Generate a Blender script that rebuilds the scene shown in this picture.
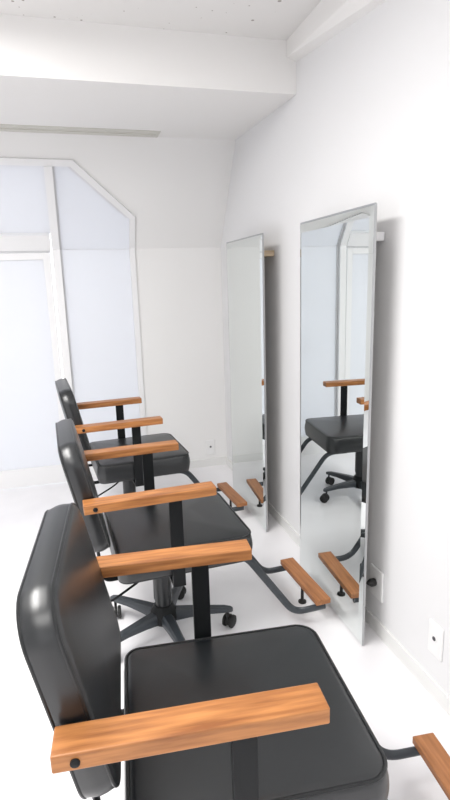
import bpy, bmesh, math, random
from mathutils import Vector, Matrix

for o in list(bpy.data.objects):
    bpy.data.objects.remove(o)
S = bpy.context.scene
C = S.collection

# ---------------------------------------------------------------- camera
F_PX = 540.0
cam_data = bpy.data.cameras.new('camera')
cam_data.sensor_fit = 'VERTICAL'
cam_data.sensor_height = 24.0
cam_data.lens = 24.0 * F_PX / 800.0
cam_data.clip_start = 0.02
cam = bpy.data.objects.new('camera', cam_data)
C.objects.link(cam)
S.camera = cam


def view_dir(px, py):
    return Vector(((px - 225) / F_PX, -(py - 400) / F_PX, -1.0)).normalized()


_y = view_dir(68, 285)                       # direction of the side wall
_x = view_dir(2200, 221)                     # direction of the far wall
_x = (_x - _x.dot(_y) * _y).normalized()
_z = _x.cross(_y)
rot = Matrix((_x, _y, _z))
cam.matrix_world = Matrix.Translation((0, 0, 1.4)) @ rot.to_4x4()

# ---------------------------------------------------------------- world, lights, exposure
world = bpy.data.worlds.new('world')
S.world = world
world.use_nodes = True
bg = world.node_tree.nodes['Background']
bg.inputs[0].default_value = (0.93, 0.96, 1.0, 1)
bg.inputs[1].default_value = 2.1


def area(name, loc, rotation, sx, sy, power, col=(1, 1, 1)):
    l = bpy.data.lights.new(name, 'AREA')
    l.shape = 'RECTANGLE'
    l.size, l.size_y = sx, sy
    l.energy = power
    l.color = col
    o = bpy.data.objects.new(name, l)
    o.location = loc
    o.rotation_euler = rotation
    C.objects.link(o)
    return o


# the salon's ceiling luminaires (above and behind the photographer)
area('ceiling_luminaire', (-0.75, 1.3, 2.385), (0, 0, 0), 0.6, 1.6, 62, (1.0, 0.985, 0.96))
area('ceiling_luminaire', (-0.6, -0.7, 2.385), (0, 0, 0), 1.5, 1.2, 28, (1.0, 0.985, 0.96))
# added front fill light behind the photographer; no window stands there
area('front_fill', (-0.9, -2.35, 1.35), (math.radians(90), 0, 0), 3.0, 1.9, 8, (0.95, 0.97, 1.0))

S.view_settings.view_transform = 'Standard'
S.view_settings.look = 'None'
S.view_settings.gamma = 1
S.view_settings.use_curve_mapping = False
S.view_settings.exposure = 0.17


# ---------------------------------------------------------------- materials
def mat(name, col, rough=0.6, metal=0.0, spec=0.5, **kw):
    m = bpy.data.materials.new(name)
    m.use_nodes = True
    b = m.node_tree.nodes['Principled BSDF']
    b.inputs['Base Color'].default_value = (*col, 1)
    b.inputs['Roughness'].default_value = rough
    b.inputs['Metallic'].default_value = metal
    b.inputs['Specular IOR Level'].default_value = spec
    for k, v in kw.items():
        b.inputs[k.replace('_', ' ')].default_value = v
    return m


def bump(m, scale, strength, dist=0.002, detail=3.0):
    nt = m.node_tree
    tc = nt.nodes.new('ShaderNodeTexCoord')
    n = nt.nodes.new('ShaderNodeTexNoise')
    n.inputs['Scale'].default_value = scale
    n.inputs['Detail'].default_value = detail
    bp = nt.nodes.new('ShaderNodeBump')
    bp.inputs['Strength'].default_value = strength
    bp.inputs['Distance'].default_value = dist
    nt.links.new(tc.outputs['Object'], n.inputs['Vector'])
    nt.links.new(n.outputs['Fac'], bp.inputs['Height'])
    nt.links.new(bp.outputs['Normal'], nt.nodes['Principled BSDF'].inputs['Normal'])
    return m


def varied(m, a, b, scale, lo=0.35, hi=0.65, vec_scale=(1, 1, 1), detail=3.0):
    nt = m.node_tree
    tc = nt.nodes.new('ShaderNodeTexCoord')
    mp = nt.nodes.new('ShaderNodeMapping')
    mp.inputs['Scale'].default_value = vec_scale
    n = nt.nodes.new('ShaderNodeTexNoise')
    n.inputs['Scale'].default_value = scale
    n.inputs['Detail'].default_value = detail
    r = nt.nodes.new('ShaderNodeValToRGB')
    r.color_ramp.elements[0].position = lo
    r.color_ramp.elements[0].color = (*a, 1)
    r.color_ramp.elements[1].position = hi
    r.color_ramp.elements[1].color = (*b, 1)
    nt.links.new(tc.outputs['Object'], mp.inputs['Vector'])
    nt.links.new(mp.outputs['Vector'], n.inputs['Vector'])
    nt.links.new(n.outputs['Fac'], r.inputs['Fac'])
    nt.links.new(r.outputs['Color'], nt.nodes['Principled BSDF'].inputs['Base Color'])
    return m


M_wall = bump(mat('white_wallpaper', (0.80, 0.80, 0.81), 0.85, spec=0.2), 160, 0.12)
M_slope = bump(mat('warm_white_plaster', (0.87, 0.865, 0.86), 0.85, spec=0.2), 160, 0.12)
M_soffit = bump(mat('soffit_plaster', (0.89, 0.88, 0.87), 0.85, spec=0.2), 160, 0.12)
M_frame = mat('white_painted_frame', (0.86, 0.86, 0.87), 0.45)
M_seal = mat('grey_seal', (0.76, 0.76, 0.78), 0.6)
M_plate = mat('white_plastic', (0.86, 0.86, 0.86), 0.35)
M_dark = mat('dark_hole', (0.06, 0.06, 0.07), 0.5)
M_base = mat('white_vinyl_baseboard', (0.80, 0.80, 0.79), 0.5)
M_vent = mat('beige_grey_metal', (0.64, 0.63, 0.58), 0.5)

M_ceil = mat('speckled_ceiling_board', (0.84, 0.83, 0.82), 0.9, spec=0.1)
nt = M_ceil.node_tree
tc = nt.nodes.new('ShaderNodeTexCoord')
vo = nt.nodes.new('ShaderNodeTexVoronoi')
vo.inputs['Scale'].default_value = 30
nz = nt.nodes.new('ShaderNodeTexNoise')
nz.inputs['Scale'].default_value = 9
mt = nt.nodes.new('ShaderNodeMath')
mt.operation = 'ADD'
rp = nt.nodes.new('ShaderNodeValToRGB')
rp.color_ramp.elements[0].position = 0.50
rp.color_ramp.elements[0].color = (0.42, 0.39, 0.37, 1)
rp.color_ramp.elements[1].position = 0.56
rp.color_ramp.elements[1].color = (0.84, 0.83, 0.82, 1)
nt.links.new(tc.outputs['Object'], vo.inputs['Vector'])
nt.links.new(tc.outputs['Object'], nz.inputs['Vector'])
nt.links.new(vo.outputs['Distance'], mt.inputs[0])
nt.links.new(nz.outputs['Fac'], mt.inputs[1])
nt.links.new(mt.outputs[0], rp.inputs['Fac'])
nt.links.new(rp.outputs['Color'], nt.nodes['Principled BSDF'].inputs['Base Color'])

M_floor = varied(mat('white_polished_floor', (0.8, 0.8, 0.8), 0.22, spec=0.5),
                 (0.84, 0.83, 0.85), (0.90, 0.89, 0.91), 2.2)

# frosted film on the glass: daylight passes through, the room is not seen behind it
M_pane = bpy.data.materials.new('frosted_glass_film')
M_pane.use_nodes = True
nt = M_pane.node_tree
nt.nodes.clear()
out = nt.nodes.new('ShaderNodeOutputMaterial')
df = nt.nodes.new('ShaderNodeBsdfDiffuse')
df.inputs['Color'].default_value = (0.85, 0.85, 0.865, 1)
tl = nt.nodes.new('ShaderNodeBsdfTranslucent')
tl.inputs['Color'].default_value = (0.86, 0.89, 0.95, 1)
m1 = nt.nodes.new('ShaderNodeMixShader')
m1.inputs[0].default_value = 0.30
gl = nt.nodes.new('ShaderNodeBsdfGlossy')
gl.inputs['Roughness'].default_value = 0.25
m2 = nt.nodes.new('ShaderNodeMixShader')
m2.inputs[0].default_value = 0.04
nt.links.new(df.outputs[0], m1.inputs[1])
nt.links.new(tl.outputs[0], m1.inputs[2])
nt.links.new(m1.outputs[0], m2.inputs[1])
nt.links.new(gl.outputs[0], m2.inputs[2])
nt.links.new(m2.outputs[0], out.inputs['Surface'])

M_leather = bump(mat('black_leatherette', (0.005, 0.0065, 0.008), 0.33, spec=0.8), 420, 0.10, 0.0006)
M_piping = mat('black_piping', (0.008, 0.009, 0.010), 0.35)
M_black = mat('black_painted_steel', (0.006, 0.007, 0.008), 0.5, spec=0.25)
M_tube = mat('dark_grey_steel_tube', (0.035, 0.042, 0.050), 0.38, spec=0.5)
M_column = mat('black_plastic_shroud', (0.015, 0.017, 0.019), 0.3, spec=0.5)
M_rubber = mat('black_rubber', (0.010, 0.010, 0.010), 0.6)
M_chrome = mat('dull_steel', (0.25, 0.25, 0.26), 0.35, metal=1.0)
M_mirror = mat('mirror_silver', (0.80, 0.835, 0.825), 0.012, metal=1.0)
M_edge = mat('mirror_edge_metal', (0.45, 0.46, 0.47), 0.3, metal=0.8)
M_board = mat('mirror_backboard', (0.60, 0.58, 0.55), 0.7)
M_pale = varied(mat('pale_wood', (0.6, 0.4, 0.2), 0.5), (0.55, 0.42, 0.28), (0.68, 0.54, 0.38), 8, vec_scale=(1, 1, 12))
M_wood = varied(mat('honey_oak_x', (0.6, 0.3, 0.1), 0.42), (0.23, 0.08, 0.022), (0.52, 0.22, 0.07), 6,
                0.3, 0.72, vec_scale=(1.2, 14, 14), detail=5)
M_wood_y = varied(mat('honey_oak_y', (0.6, 0.3, 0.1), 0.42), (0.24, 0.09, 0.028), (0.42, 0.175, 0.065), 6,
                  0.3, 0.72, vec_scale=(14, 1.2, 14), detail=5)


# ---------------------------------------------------------------- helpers
def obj(name, bm, m, parent=None, smooth=False, matrix=None):
    if matrix is not None:
        bm.transform(matrix)
    bmesh.ops.recalc_face_normals(bm, faces=bm.faces)
    me = bpy.data.meshes.new(name)
    bm.to_mesh(me)
    bm.free()
    if smooth:
        for p in me.polygons:
            p.use_smooth = True
        try:
            me.set_sharp_from_angle(angle=math.radians(40))
        except Exception:
            pass
    me.materials.append(m)
    o = bpy.data.objects.new(name, me)
    C.objects.link(o)
    if parent:
        o.parent = parent
    return o


def thing(name, label, cat, loc=(0, 0, 0), rz=0.0, group=None):
    o = bpy.data.objects.new(name, None)
    o.empty_display_size = 0.05
    C.objects.link(o)
    o.location = loc
    o.rotation_euler = (0, 0, rz)
    o['label'] = label
    o['category'] = cat
    if group:
        o['group'] = group
    return o


def struct(o):
    o['kind'] = 'structure'
    return o


def box(bm, x0, x1, y0, y1, z0, z1, bev=0.0, seg=2):
    t = bmesh.new()
    r = bmesh.ops.create_cube(t, size=1.0)
    for v in t.verts:
        v.co = Vector((x0 + (v.co.x + .5) * (x1 - x0), y0 + (v.co.y + .5) * (y1 - y0), z0 + (v.co.z + .5) * (z1 - z0)))
    if bev:
        bmesh.ops.bevel(t, geom=t.edges[:], offset=bev, segments=seg, affect='EDGES', profile=0.5)
    merge(bm, t)
    return bm


def merge(bm, t):
    me = bpy.data.meshes.new('tmp')
    t.to_mesh(me)
    t.free()
    bm.from_mesh(me)
    bpy.data.meshes.remove(me)


def nbox(*a, **k):
    return box(bmesh.new(), *a, **k)


def tube(bm, pts, r, seg=12, r2=None, closed=False):
    """round (or oval, r across / r2 along the local up) tube along points"""
    pts = [Vector(p) for p in pts]
    n = len(pts)
    rings = []
    up = None
    for i, p in enumerate(pts):
        if closed:
            d = (pts[(i + 1) % n] - pts[i - 1]).normalized()
        elif i == 0:
            d = (pts[1] - p).normalized()
        elif i == n - 1:
            d = (p - pts[i - 1]).normalized()
        else:
            d = ((pts[i + 1] - p).normalized() + (p - pts[i - 1]).normalized()).normalized()
        if up is None:
            a = Vector((0, 1, 0)) if abs(d.y) < 0.9 else Vector((1, 0, 0))
            up = d.cross(a).normalized()
        up = (up - up.dot(d) * d).normalized()
        side = d.cross(up)
        rr = r[i] if isinstance(r, (list, tuple)) else r
        rb = rr if r2 is None else r2
        rings.append([bm.verts.new(p + math.cos(2 * math.pi * k / seg) * rr * side + math.sin(2 * math.pi * k / seg) * rb * up)
                      for k in range(seg)])
    m = n if closed else n - 1
    for i in range(m):
        a, b = rings[i], rings[(i + 1) % n]
        for k in range(seg):
            bm.faces.new((a[k], a[(k + 1) % seg], b[(k + 1) % seg], b[k]))
    if not closed:
        bm.faces.new(rings[0])
        bm.faces.new(rings[-1])
    return bm


def lathe(bm, prof, seg=24, origin=(0, 0, 0), axis='Z'):
    t = bmesh.new()
    rings = []
    for r, z in prof:
        rings.append([t.verts.new((r * math.cos(2 * math.pi * k / seg), r * math.sin(2 * math.pi * k / seg), z)) for k in range(seg)])
    for a, b in zip(rings, rings[1:]):
        for k in range(seg):
            t.faces.new((a[k], a[(k + 1) % seg], b[(k + 1) % seg], b[k]))
    t.faces.new(rings[0])
    t.faces.new(rings[-1])
    if axis == 'Y':
        t.transform(Matrix.Rotation(math.radians(-90), 4, 'X'))
    if axis == 'X':
        t.transform(Matrix.Rotation(math.radians(90), 4, 'Y'))
    t.transform(Matrix.Translation(origin))
    merge(bm, t)
    return bm


def smooth_path(pts, r=0.04, n=6):
    """round the inner corners of a polyline"""
    pts = [Vector(p) for p in pts]
    out = [pts[0]]
    for a, b, c in zip(pts, pts[1:], pts[2:]):
        d1 = (a - b)
        d2 = (c - b)
        k = min(r, d1.length * .49, d2.length * .49)
        p, q = b + d1.normalized() * k, b + d2.normalized() * k
        for i in range(n + 1):
            t = i / n
            out.append((1 - t) ** 2 * p + 2 * t * (1 - t) * b + t * t * q)
    out.append(pts[-1])
    return out


def rrect(u0, u1, v0, v1, rads, n=8):
    """rounded rectangle outline; rads for corners (u1v0, u1v1, u0v1, u0v0)"""
    pts = []
    cs = [(u1, v0, -90, rads[0]), (u1, v1, 0, rads[1]), (u0, v1, 90, rads[2]), (u0, v0, 180, rads[3])]
    for (u, v, a0, r) in cs:
        cu = u - r if u == u1 else u + r
        cv = v - r if v == v1 else v + r
        for i in range(n + 1):
            a = math.radians(a0 + 90 * i / n)
            pts.append((cu + r * math.cos(a), cv + r * math.sin(a)))
    return pts


def inset(pts, d):
    n = len(pts)
    res = []
    for i in range(n):
        a = Vector(pts[i - 1]); b = Vector(pts[(i + 1) % n])
        t = (b - a).normalized()
        nn = Vector((-t.y, t.x))
        res.append(tuple(Vector(pts[i]) + nn * d))
    return res


def cushion(bm, outline, t0, t1, er=0.015, bulge0=0.0, bulge1=0.012, side_bulge=0.004):
    """upholstered slab: outline in (u,v), thickness along w from t0 to t1"""
    c = Vector((sum(p[0] for p in outline) / len(outline), sum(p[1] for p in outline) / len(outline)))

    def shrink(pts, f):
        return [tuple(c + (Vector(p) - c) * f) for p in pts]
    levels = []
    for f in (0.12, 0.35, 0.6, 0.82):
        levels.append((shrink(inset(outline, er), f), t0 - bulge0 * (1 - f * f)))
    for i in range(5):
        a = math.pi / 2 * i / 4
        levels.append((inset(outline, er * (1 - math.sin(a))), t0 + er * (1 - math.cos(a))))
    for k in (0.25, 0.5, 0.75):
        levels.append((inset(outline, -side_bulge * math.sin(math.pi * k)), t0 + er + (t1 - t0 - 2 * er) * k))
    for i in range(5):
        a = math.pi / 2 * (1 - i / 4)
        levels.append((inset(outline, er * (1 - math.sin(a))), t1 - er * (1 - math.cos(a))))
    for f in (0.82, 0.6, 0.35, 0.12):
        levels.append((shrink(inset(outline, er), f), t1 + bulge1 * (1 - f * f)))
    rings = [[bm.verts.new((p[0], p[1], w)) for p in pts] for pts, w in levels]
    n = len(outline)
    for a, b in zip(rings, rings[1:]):
        for k in range(n):
            bm.faces.new((a[k], a[(k + 1) % n], b[(k + 1) % n], b[k]))
    bm.faces.new(rings[0])
    bm.faces.new(rings[-1])
    return bm


# ---------------------------------------------------------------- the room
WX = 1.075      # side wall
FY = 3.87       # far wall
BZ = 1.63       # height where the far wall starts to slope
SY, SZ = 3.45, 2.245   # top of the sloped part
BEAM_Y = 2.504
LX, NY = -2.6, -2.45


def sheet(x, z, off=0.0):
    """point on the bent far wall at (x, height z), off towards the room"""
    if z <= BZ:
        return Vector((x, FY - off, z))
    t = (z - BZ) / (SZ - BZ)
    n = Vector((0, -(SZ - BZ), (SY - FY))).normalized()
    y = FY + (SY - FY) * t
    k = n if z > BZ + 1e-4 else Vector((0, -1, 0))
    return Vector((x, y, z)) + k * off


def sheet_prism(bm, poly, o0, o1):
    """polygon given as (x,z); split where the wall bends"""
    def clip(pl, upper):
        res = []
        for i in range(len(pl)):
            a, b = pl[i], pl[(i + 1) % len(pl)]
            ina = (a[1] >= BZ) if upper else (a[1] <= BZ)
            inb = (b[1] >= BZ) if upper else (b[1] <= BZ)
            if ina:
                res.append(a)
            if ina != inb and a[1] != BZ and b[1] != BZ:
                t = (BZ - a[1]) / (b[1] - a[1])
                res.append((a[0] + t * (b[0] - a[0]), BZ))
        return res
    for up in (False, True):
        pl = clip(poly, up)
        if len(pl) < 3 or abs(max(p[1] for p in pl) - min(p[1] for p in pl)) < 1e-5:
            continue
        a = [bm.verts.new(sheet(x, z, o0)) for x, z in pl]
        b = [bm.verts.new(sheet(x, z, o1)) for x, z in pl]
        bm.faces.new(a)
        bm.faces.new(b[::-1])
        for i in range(len(pl)):
            j = (i + 1) % len(pl)
            bm.faces.new((a[i], a[j], b[j], b[i]))
    return bm


# floor
struct(obj('floor', nbox(LX - .1, WX + .1, NY - .1, FY + .1, -0.08, 0.0), M_floor))
# side walls
struct(obj('wall_right', nbox(WX, WX + .1, NY - .1, FY + .1, 0, 2.55), M_wall))
struct(obj('wall_left', nbox(LX - .1, LX, NY - .1, FY + .1, 0, 2.55), M_wall))
struct(obj('wall_front', nbox(LX, WX, NY - .1, NY, 0, 2.55), M_wall))

# far wall: vertical below, sloping towards the room above, opening for the glazed screen
OXR, OXL = 0.462, -2.0        # opening right / left
OZT = 2.125                   # opening top
CHX, CHZ = 0.088, 1.828       # chamfer: starts at x=CHX on the head, ends at z=CHZ on the jamb
bm = bmesh.new()
sheet_prism(bm, [(OXR, 0), (WX, 0), (WX, SZ), (OXR, SZ)], -0.12, 0.0)
sheet_prism(bm, [(LX, 0), (OXL, 0), (OXL, SZ), (LX, SZ)], -0.12, 0.0)
sheet_prism(bm, [(OXL, OZT), (CHX, OZT), (OXR, CHZ), (OXR, SZ), (OXL, SZ)], -0.12, 0.0)
struct(obj('wall_back', bm, M_slope))

# lowered ceiling (soffit) with its front beam face, and the upper speckled ceiling
bm = bmesh.new()
pts = [(BEAM_Y, 2.216), (SY, SZ), (SY + .2, SZ), (SY + .2, 2.55), (BEAM_Y, 2.55)]
a = [bm.verts.new((LX, y, z)) for y, z in pts]
b = [bm.verts.new((WX, y, z)) for y, z in pts]
bm.faces.new(a)
bm.faces.new(b[::-1])
for i in range(5):
    bm.faces.new((a[i], a[(i + 1) % 5], b[(i + 1) % 5], b[i]))
struct(obj('ceiling', bm, M_soffit))
struct(obj('ceiling', nbox(LX, WX, NY, BEAM_Y, 2.432, 2.55), M_ceil))
# boxed-in bulkhead along the top of the side wall, dropping slightly towards the viewer
bm = bmesh.new()
far = [(1.028, 2.432), (1.028, 2.366), (WX, 2.350), (WX, 2.432)]
near = [(1.010, 2.432), (1.012, 2.290), (WX, 2.180), (WX, 2.432)]
a = [bm.verts.new((x, BEAM_Y, z)) for x, z in far]
k = (BEAM_Y - NY) / (BEAM_Y - 0.9)
b = [bm.verts.new((fx + (nx - fx) * 1.0, 0.9, fz + (nz_ - fz) * 1.0)) for (fx, fz), (nx, nz_) in zip(far, near)]
c_ = [bm.verts.new((nx, NY, nz_)) for (nx, nz_) in near]
for r0, r1 in ((a, b), (b, c_)):
    for i in range(4):
        bm.faces.new((r0[i], r0[(i + 1) % 4], r1[(i + 1) % 4], r1[i]))
bm.faces.new(a)
bm.faces.new(c_[::-1])
struct(obj('trim_1', bm, M_soffit))

# baseboards
struct(obj('baseboard_right', nbox(WX - .008, WX, NY, FY, 0, 0.06), M_base))
struct(obj('baseboard_back', nbox(OXR + .01, WX - .008, FY - .008, FY, 0, 0.06), M_base))

# glazed screen following the bend of the far wall ------------------------------------
win = bpy.data.objects.new('window_1', None)
C.objects.link(win)
struct(win)
win.location = (-0.8, FY, 0)


def wpart(name, bm, m, parent=win):
    bm.transform(Matrix.Translation((0.8, -FY, 0)))
    return obj(name, bm, m, parent)


FO = 0.014
bm = bmesh.new()
JW = 0.036
sheet_prism(bm, [(OXR - JW, 0), (OXR, 0), (OXR, CHZ), (OXR - JW, CHZ - .012)], -0.06, FO)            # right jamb
sheet_prism(bm, [(OXR - JW, CHZ - .012), (OXR, CHZ), (CHX, OZT), (CHX - .015, OZT - .033)], -0.06, FO)  # chamfer
sheet_prism(bm, [(OXL, OZT - .033), (CHX - .015, OZT - .033), (CHX, OZT), (OXL, OZT)], -0.06, FO)    # head
sheet_prism(bm, [(OXL, 0), (OXL + JW, 0), (OXL + JW, OZT - .033), (OXL, OZT - .033)], -0.06, FO)
wpart('frame', bm, M_frame)
bm = bmesh.new()
sheet_prism(bm, [(-0.090, 0), (-0.034, 0), (-0.030, OZT - .033), (-0.078, OZT - .033)], -0.05, FO + .006)
wpart('post', bm, M_frame)
bm = bmesh.new()
sheet_prism(bm, [(-0.032, 0), (OXR - JW, 0), (OXR - JW, 0.15), (-0.032, 0.15)], -0.05, FO - .006)
wpart('bottom_rail', bm, M_frame)
bm = bmesh.new()
sheet_prism(bm, [(OXL + JW, 1.632), (-0.088, 1.632), (-0.086, 1.722), (OXL + JW, 1.722)], -0.05, FO)
wpart('transom', bm, M_frame)
# grey glazing seals drawn round the side light
bm = bmesh.new()
sheet_prism(bm, [(-0.032, .15), (-0.022, .15), (-0.018, OZT - .033), (-0.030, OZT - .033)], -0.030, -0.012)
sheet_prism(bm, [(OXR - JW - .022, CHZ - .015), (OXR - JW, CHZ - .012), (CHX - .015, OZT - .033), (CHX - .035, OZT - .038)], -0.030, -0.008)
wpart('seal', bm, M_seal)
bm = bmesh.new()
sheet_prism(bm, [(-0.034, 0.14), (OXR - JW + .004, 0.14), (OXR - JW + .004, CHZ - .01), (CHX - .012, OZT - .028), (-0.034, OZT - .028)], -0.026, -0.020)
wpart('pane', bm, M_pane)
bm = bmesh.new()
sheet_prism(bm, [(OXL + JW - .004, 1.718), (-0.076, 1.718), (-0.072, OZT - .028), (OXL + JW - .004, OZT - .028)], -0.026, -0.020)
wpart('pane', bm, M_pane)

# the door leaves below the transom
for i, (x0, x1) in enumerate(((-1.02, -0.096), (-1.955, -1.03))):
    d = bpy.data.objects.new('door_%d' % (i + 1), None)
    C.objects.link(d)
    struct(d)
    d.location = ((x0 + x1) / 2, FY, 0)
    T = Matrix.Translation((-(x0 + x1) / 2, -FY, 0))
    bm = bmesh.new()
    top = 1.612
    st = 0.046
    for (a0, a1, b0, b1) in ((x0, x0 + st, 0.012, top), (x1 - st, x1, 0.012, top), (x0 + st, x1 - st, top - .045, top), (x0 + st, x1 - st, 0.012, 0.145)):
        box(bm, a0, a1, FY - 0.006, FY + 0.035, b0, b1, bev=0.002, seg=1)
    obj('door_frame', bm, M_frame, d, matrix=T)
    obj('pane', nbox(x0 + st - .004, x1 - st + .004, FY + .006, FY + .012, 0.14, top - .04), M_pane, d, matrix=T)
# dark gap above the door leaves
bm = nbox(-1.955, -0.094, FY + 0.0, FY + 0.03, 1.614, 1.630)
wpart('door_gap', bm, M_seal)

# linear air slot in the lowered ceiling
def soff(y):
    return 2.216 + (SZ - 2.216) * (y - BEAM_Y) / (SY - BEAM_Y)
vt = thing('ceiling_vent', 'long beige-grey linear air vent in the lowered ceiling', 'vent', (-0.2, 3.365, soff(3.365)))
obj('vent_frame', nbox(-0.9, 0.785, -0.066, 0.066, -0.006, 0.0, bev=.0015, seg=1), M_vent, vt)
obj('slat', nbox(-0.88, 0.765, -0.004, 0.004, -0.011, -0.006), M_vent, vt)

# ---------------------------------------------------------------- outlets
def plate(loc, rz, label, w=0.070, h=0.118, plug=False):
    t = thing('wall_outlet', label, 'outlet', loc, rz)      # local -y faces the room
    obj('cover_plate', nbox(-w / 2, w / 2, -0.008, 0, -h / 2, h / 2, bev=.003), M_plate, t)
    obj('socket', lathe(bmesh.new(), [(0.012, 0), (0.012, 0.002), (0.0055, 0.0022), (0.0055, 0.0026)], 16, (0, -0.0105, 0.006), 'Y'), M_plate, t)
    obj('socket_hole', lathe(bmesh.new(), [(0.0075, 0), (0.0075, 0.003)], 14, (0, -0.0125, 0.006), 'Y'), M_dark, t)
    return t


plate((0.945, FY, 0.150), 0, 'white outlet plate on the far wall beside the farther mirror')
plate((WX, 1.700, 0.215), math.radians(-90), 'white outlet plate behind the lower edge of the nearer mirror', w=.09, h=.125)
pl = thing('power_plug', 'black plug in the outlet behind the nearer mirror', 'plug', (WX - .010, 1.700, 0.221))
obj('plug_body', lathe(bmesh.new(), [(0.013, 0), (0.016, 0.006), (0.016, 0.02), (0.009, 0.032), (0.005, 0.036)], 16, (0, 0, 0), 'X', ), M_rubber, pl, True,
    Matrix.Scale(-1, 4, (1, 0, 0)))
bm = tube(bmesh.new(), smooth_path([(-.034, 0, 0), (-.052, .02, -.005), (-.055, .05, -.10), (-.05, .07, -.232)], .03), 0.003, 8)
obj('cord', bm, M_rubber, pl, True)
plate((WX, 1.335, 0.215), math.radians(-90), 'white outlet plate low on the side wall in front of the nearer mirror')

# ---------------------------------------------------------------- mirrors


def make_mirror(MX, yaw, y0, y1, by0, by1, label, bracket_mat):
    w = y1 - y0
    zt = 1.4 + (MX - .93) * .225 + .214
    t = thing('wall_mirror', label, 'mirror', (MX, (y0 + y1) / 2, 0), math.radians(yaw), 'tall frameless mirrors standing along the side wall')
    bm = bmesh.new()
    b_ = 0.036
    z0 = 0.004
    q = lambda x, yy, zz: bm.verts.new((x, yy, zz))
    h = w / 2
    bs = .022
    i_ = [q(0, -h + bs, z0 + bs), q(0, h - bs, z0 + bs), q(0, h - bs, zt - b_), q(0, -h + bs, zt - b_)]
    o_ = [q(.0055, -h, z0), q(.0055, h, z0), q(.0055, h, zt), q(.0055, -h, zt)]
    bk = [q(.010, -h, z0), q(.010, h, z0), q(.010, h, zt), q(.010, -h, zt)]
    bm.faces.new(i_)
    for k in range(4):
        j = (k + 1) % 4
        bm.faces.new((o_[k], o_[j], i_[j], i_[k]))
        bm.faces.new((bk[k], bk[j], o_[j], o_[k]))
    bm.faces.new(bk[::-1])
    obj('mirror_glass', bm, M_mirror, t)
    bm = bmesh.new()
    # thin metal edging round the glass
    for a in ((-h - .0015, -h, z0, zt + .003), (h, h + .0015, z0, zt + .003), (-h, h, zt, zt + .007)):
        box(bm, 0.0053, 0.014, a[0], a[1], a[2], a[3])
    obj('edge_strip', bm, M_edge, t)
    obj('backboard', nbox(.010, .018, -h + .004, h - .004, z0, zt - .004), M_board, t)
    c0 = (y0 + y1) / 2
    obj('wall_bracket', nbox(.018, WX - MX - .004, by0 - c0, by1 - c0, 1.518, 1.548, bev=.002), bracket_mat, t)
    return t


make_mirror(0.970, -0.5, 1.632, 2.235, 1.723, 2.02, 'nearer, wider-looking tall mirror reflecting a black chair and its armrest', M_frame)
make_mirror(0.950, 0.1, 2.660, 3.300, 2.79, 3.05, 'farther, narrower-looking tall mirror beside the far wall, showing pale reflections', M_pale)

# ---------------------------------------------------------------- styling chairs
# local frame: origin on the floor under the gas column, +x towards the mirrors
CX = 0.15      # the arm fronts lie CX in front of the column


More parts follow.
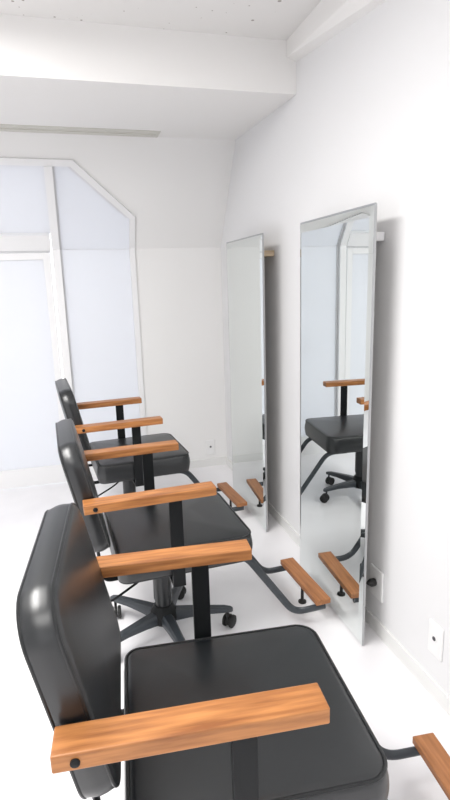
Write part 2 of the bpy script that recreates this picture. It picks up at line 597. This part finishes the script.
def make_chair(label, seat_z, back_dz=0.0, back_dx=0.010):
    t = thing('styling_chair', label, 'chair', (0, 0, 0), 0, 'black styling chairs with wooden armrests')
    A = seat_z + 0.226           # armrest top
    X = lambda v: v + CX         # from arm-front coordinates
    # seat
    ol = rrect(X(-0.34), X(0.160), -0.240, 0.240, (0.055, 0.055, 0.04, 0.04))
    s = obj('seat', cushion(bmesh.new(), ol, seat_z - .112, seat_z - .006, er=.020, bulge1=.010, bulge0=0, side_bulge=.005), M_leather, t, True)
    bm = bmesh.new()
    tube(bm, [(p[0], p[1], seat_z - .012) for p in inset(ol, .004)], .0042, 8, closed=True)
    tube(bm, [(p[0], p[1], seat_z - .104) for p in inset(ol, .006)], .0040, 8, closed=True)
    obj('piping', bm, M_piping, s, True)
    obj('seat_plate', nbox(X(-.30), X(.12), -.17, .17, seat_z - .128, seat_z - .112, bev=.003), M_black, t)
    # backrest: outline in (y, up), thickness along x, tilted back
    Hb = 0.390
    ol = rrect(-0.232, 0.232, 0, Hb, (0.05, 0.075, 0.075, 0.05), n=9)
    th = 0.068
    Rm = Matrix(((0, 0, 1, 0), (1, 0, 0, 0), (0, 1, 0, 0), (0, 0, 0, 1)))
    tilt = Matrix.Translation((X(-0.360) + back_dx, 0, seat_z + .022 + back_dz)) @ Matrix.Rotation(math.radians(-12.0), 4, 'Y')
    b = obj('backrest', cushion(bmesh.new(), ol, -th, 0, er=.016, bulge0=.008, bulge1=.006, side_bulge=.003), M_leather, t, True, tilt @ Rm)
    bm = bmesh.new()
    tube(bm, [(p[0], p[1], -.007) for p in inset(ol, .004)], .0040, 8, closed=True)
    tube(bm, [(p[0], p[1], -th + .007) for p in inset(ol, .004)], .0040, 8, closed=True)
    obj('piping', bm, M_piping, b, True, tilt @ Rm)
    # steel flats tying the back to the seat
    for sy in (-1, 1):
        bm = bmesh.new()
        tube(bm, smooth_path([(X(-.25), sy * .15, seat_z - .122), (X(-.385), sy * .15, seat_z - .122), (X(-.405), sy * .15, seat_z + .10)], .03), .018, 8, r2=.006)
        obj('back_bracket', bm, M_black, t, True)
    for sy in (-1, 1):
        yc = sy * 0.270
        bm = nbox(X(-0.435), X(0), yc - .030, yc + .030, A - .031, A, bev=.003)
        arm = obj('armrest', bm, M_wood, t)
        bm = lathe(bmesh.new(), [(.0075, 0), (.0075, .003), (.005, .005)], 14, (X(-.400), yc + sy * .030, A - .016), 'Y')
        if sy < 0:
            bm.free()
            bm = lathe(bmesh.new(), [(.005, -.005), (.0075, -.003), (.0075, 0)], 14, (X(-.400), yc - .030, A - .016), 'Y')
        obj('bolt', bm, M_black, arm, True)
        # spacer from arm to backrest
        bm = bmesh.new()
        box(bm, X(-.412), X(-.392), min(sy * .222, sy * .242), max(sy * .222, sy * .242), A - .026, A - .006)
        obj('arm_spacer', bm, M_black, arm)
        # flat bar post with a foot turned in under the seat
        bm = bmesh.new()
        y1, y2 = sorted((sy * .252, sy * .264))
        box(bm, X(-.157), X(-.112), y1, y2, seat_z - .134, A - .031, bev=.002)
        y1, y2 = sorted((sy * .165, sy * .264))
        box(bm, X(-.157), X(-.112), y1, y2, seat_z - .138, seat_z - .128, bev=.002)
        obj('arm_post', bm, M_black, t)
    # gas column
    zc = seat_z - .128
    obj('gas_column', lathe(bmesh.new(), [(.052, zc), (.052, zc - .02), (.036, zc - .028), (.037, .17), (.033, .155), (.033, .12), (.03, .085)], 28), M_column, t, True)
    # lever: bent rod to the rear
    bm = bmesh.new()
    tube(bm, smooth_path([(-.03, -.06, zc - .012), (-.10, -.12, zc - .040), (-.22, -.16, zc - .080), (-.29, -.165, zc - .074)], .03), .0045, 8)
    obj('height_lever', bm, M_black, t, True)
    bm = nbox(.035, .075, -.03, .02, zc - .045, zc, bev=.006)
    obj('lever_housing', bm, M_column, t)
    # five-star base
    obj('hub', lathe(bmesh.new(), [(.0, .062), (.045, .062), (.056, .075), (.056, .10), (.045, .125), (.036, .14), (.03, .14)], 28), M_black, t, True)
    for k in range(5):
        a = math.radians(-12 + 72 * k)
        d = Vector((math.cos(a), math.sin(a), 0))
        n = Vector((-d.y, d.x, 0))
        bm = bmesh.new()
        rings = []
        for (r, w, z0, z1) in ((.03, .026, .070, .115), (.10, .022, .078, .112), (.18, .018, .082, .106), (.245, .017, .080, .100), (.272, .013, .078, .094), (.280, .006, .078, .090)):
            c = d * r
            rings.append([bm.verts.new(c + n * (w * sx) + Vector((0, 0, zz))) for sx, zz in
                          ((-1, z0), (1, z0), (1, z0 + .7 * (z1 - z0)), (.6, z1), (-.6, z1), (-1, z0 + .7 * (z1 - z0)))])
        for p, q in zip(rings, rings[1:]):
            for i in range(6):
                bm.faces.new((p[i], p[(i + 1) % 6], q[(i + 1) % 6], q[i]))
        bm.faces.new(rings[0])
        bm.faces.new(rings[-1])
        obj('base_leg', bm, M_tube, t, True)
        # twin-wheel caster
        c = d * .258
        Tm = Matrix.Translation(c) @ Matrix.Rotation(a + 0.9 + 0.7 * k, 4, 'Z')
        bm = bmesh.new()
        lathe(bm, [(.006, .045), (.006, .080)], 10)
        lathe(bm, [(.0, -.006), (.022, -.006), (.024, -.002), (.024, .002), (.022, .006), (.0, .006)], 20, (.012, 0, .030), 'Y')
        cs = obj('caster', bm, M_rubber, t, True, Tm)
        for sy in (-1, 1):
            bm = lathe(bmesh.new(), [(.004, -.007), (.022, -.007), (.0265, -.004), (.0265, .004), (.022, .007), (.004, .007)], 24, (.012, sy * .015, .0268), 'Y')
            obj('wheel', bm, M_rubber, cs, True, Tm)
    # footrest
    zp = 0.118
    bm = nbox(X(.443), X(.508), -.180, .180, zp - .023, zp, bev=.003)
    fr = obj('footrest', bm, M_wood_y, t)
    fr['label'] = 'wooden footrest bar'
    for sy in (-1, 1):
        bm = bmesh.new()
        tube(bm, smooth_path([(X(.02), sy * .165, seat_z - .120), (X(.145), sy * .165, seat_z - .122), (X(.350), sy * .165, zp - .038), (X(.488), sy * .165, zp - .038)], .05, 8), .010, 12, r2=.0145)
        obj('footrest_tube', bm, M_tube, t, True)
    bm = lathe(bmesh.new(), [(.018, 0), (.018, .006), (.007, .012), (.006, zp - .023)], 18, (X(.468), .0, 0))
    obj('rubber_foot', bm, M_rubber, t, True)
    return t


def copy_tree(o, parent=None):
    c = o.copy()
    C.objects.link(c)
    if parent:
        c.parent = parent
    for ch in [x for x in bpy.data.objects if x.parent == o]:
        copy_tree(ch, c)
    return c


def place(t, ax, ay, yaw):
    """(ax, ay): point midway between the arm fronts"""
    t.rotation_euler = (0, 0, yaw)
    t.location = (ax - CX * math.cos(yaw), ay - CX * math.sin(yaw), 0)


place(make_chair('nearest black styling chair, its large grey-lit backrest filling the lower left', 0.498, .027, .020), 0.374, 0.970, -.09)
place(make_chair('middle black styling chair between the nearest and farthest chairs, whole seat showing', 0.498), 0.408, 1.956, .044)
place(make_chair('farthest black styling chair, nearest to the frosted glass screen', 0.490), 0.388, 2.985, .075)
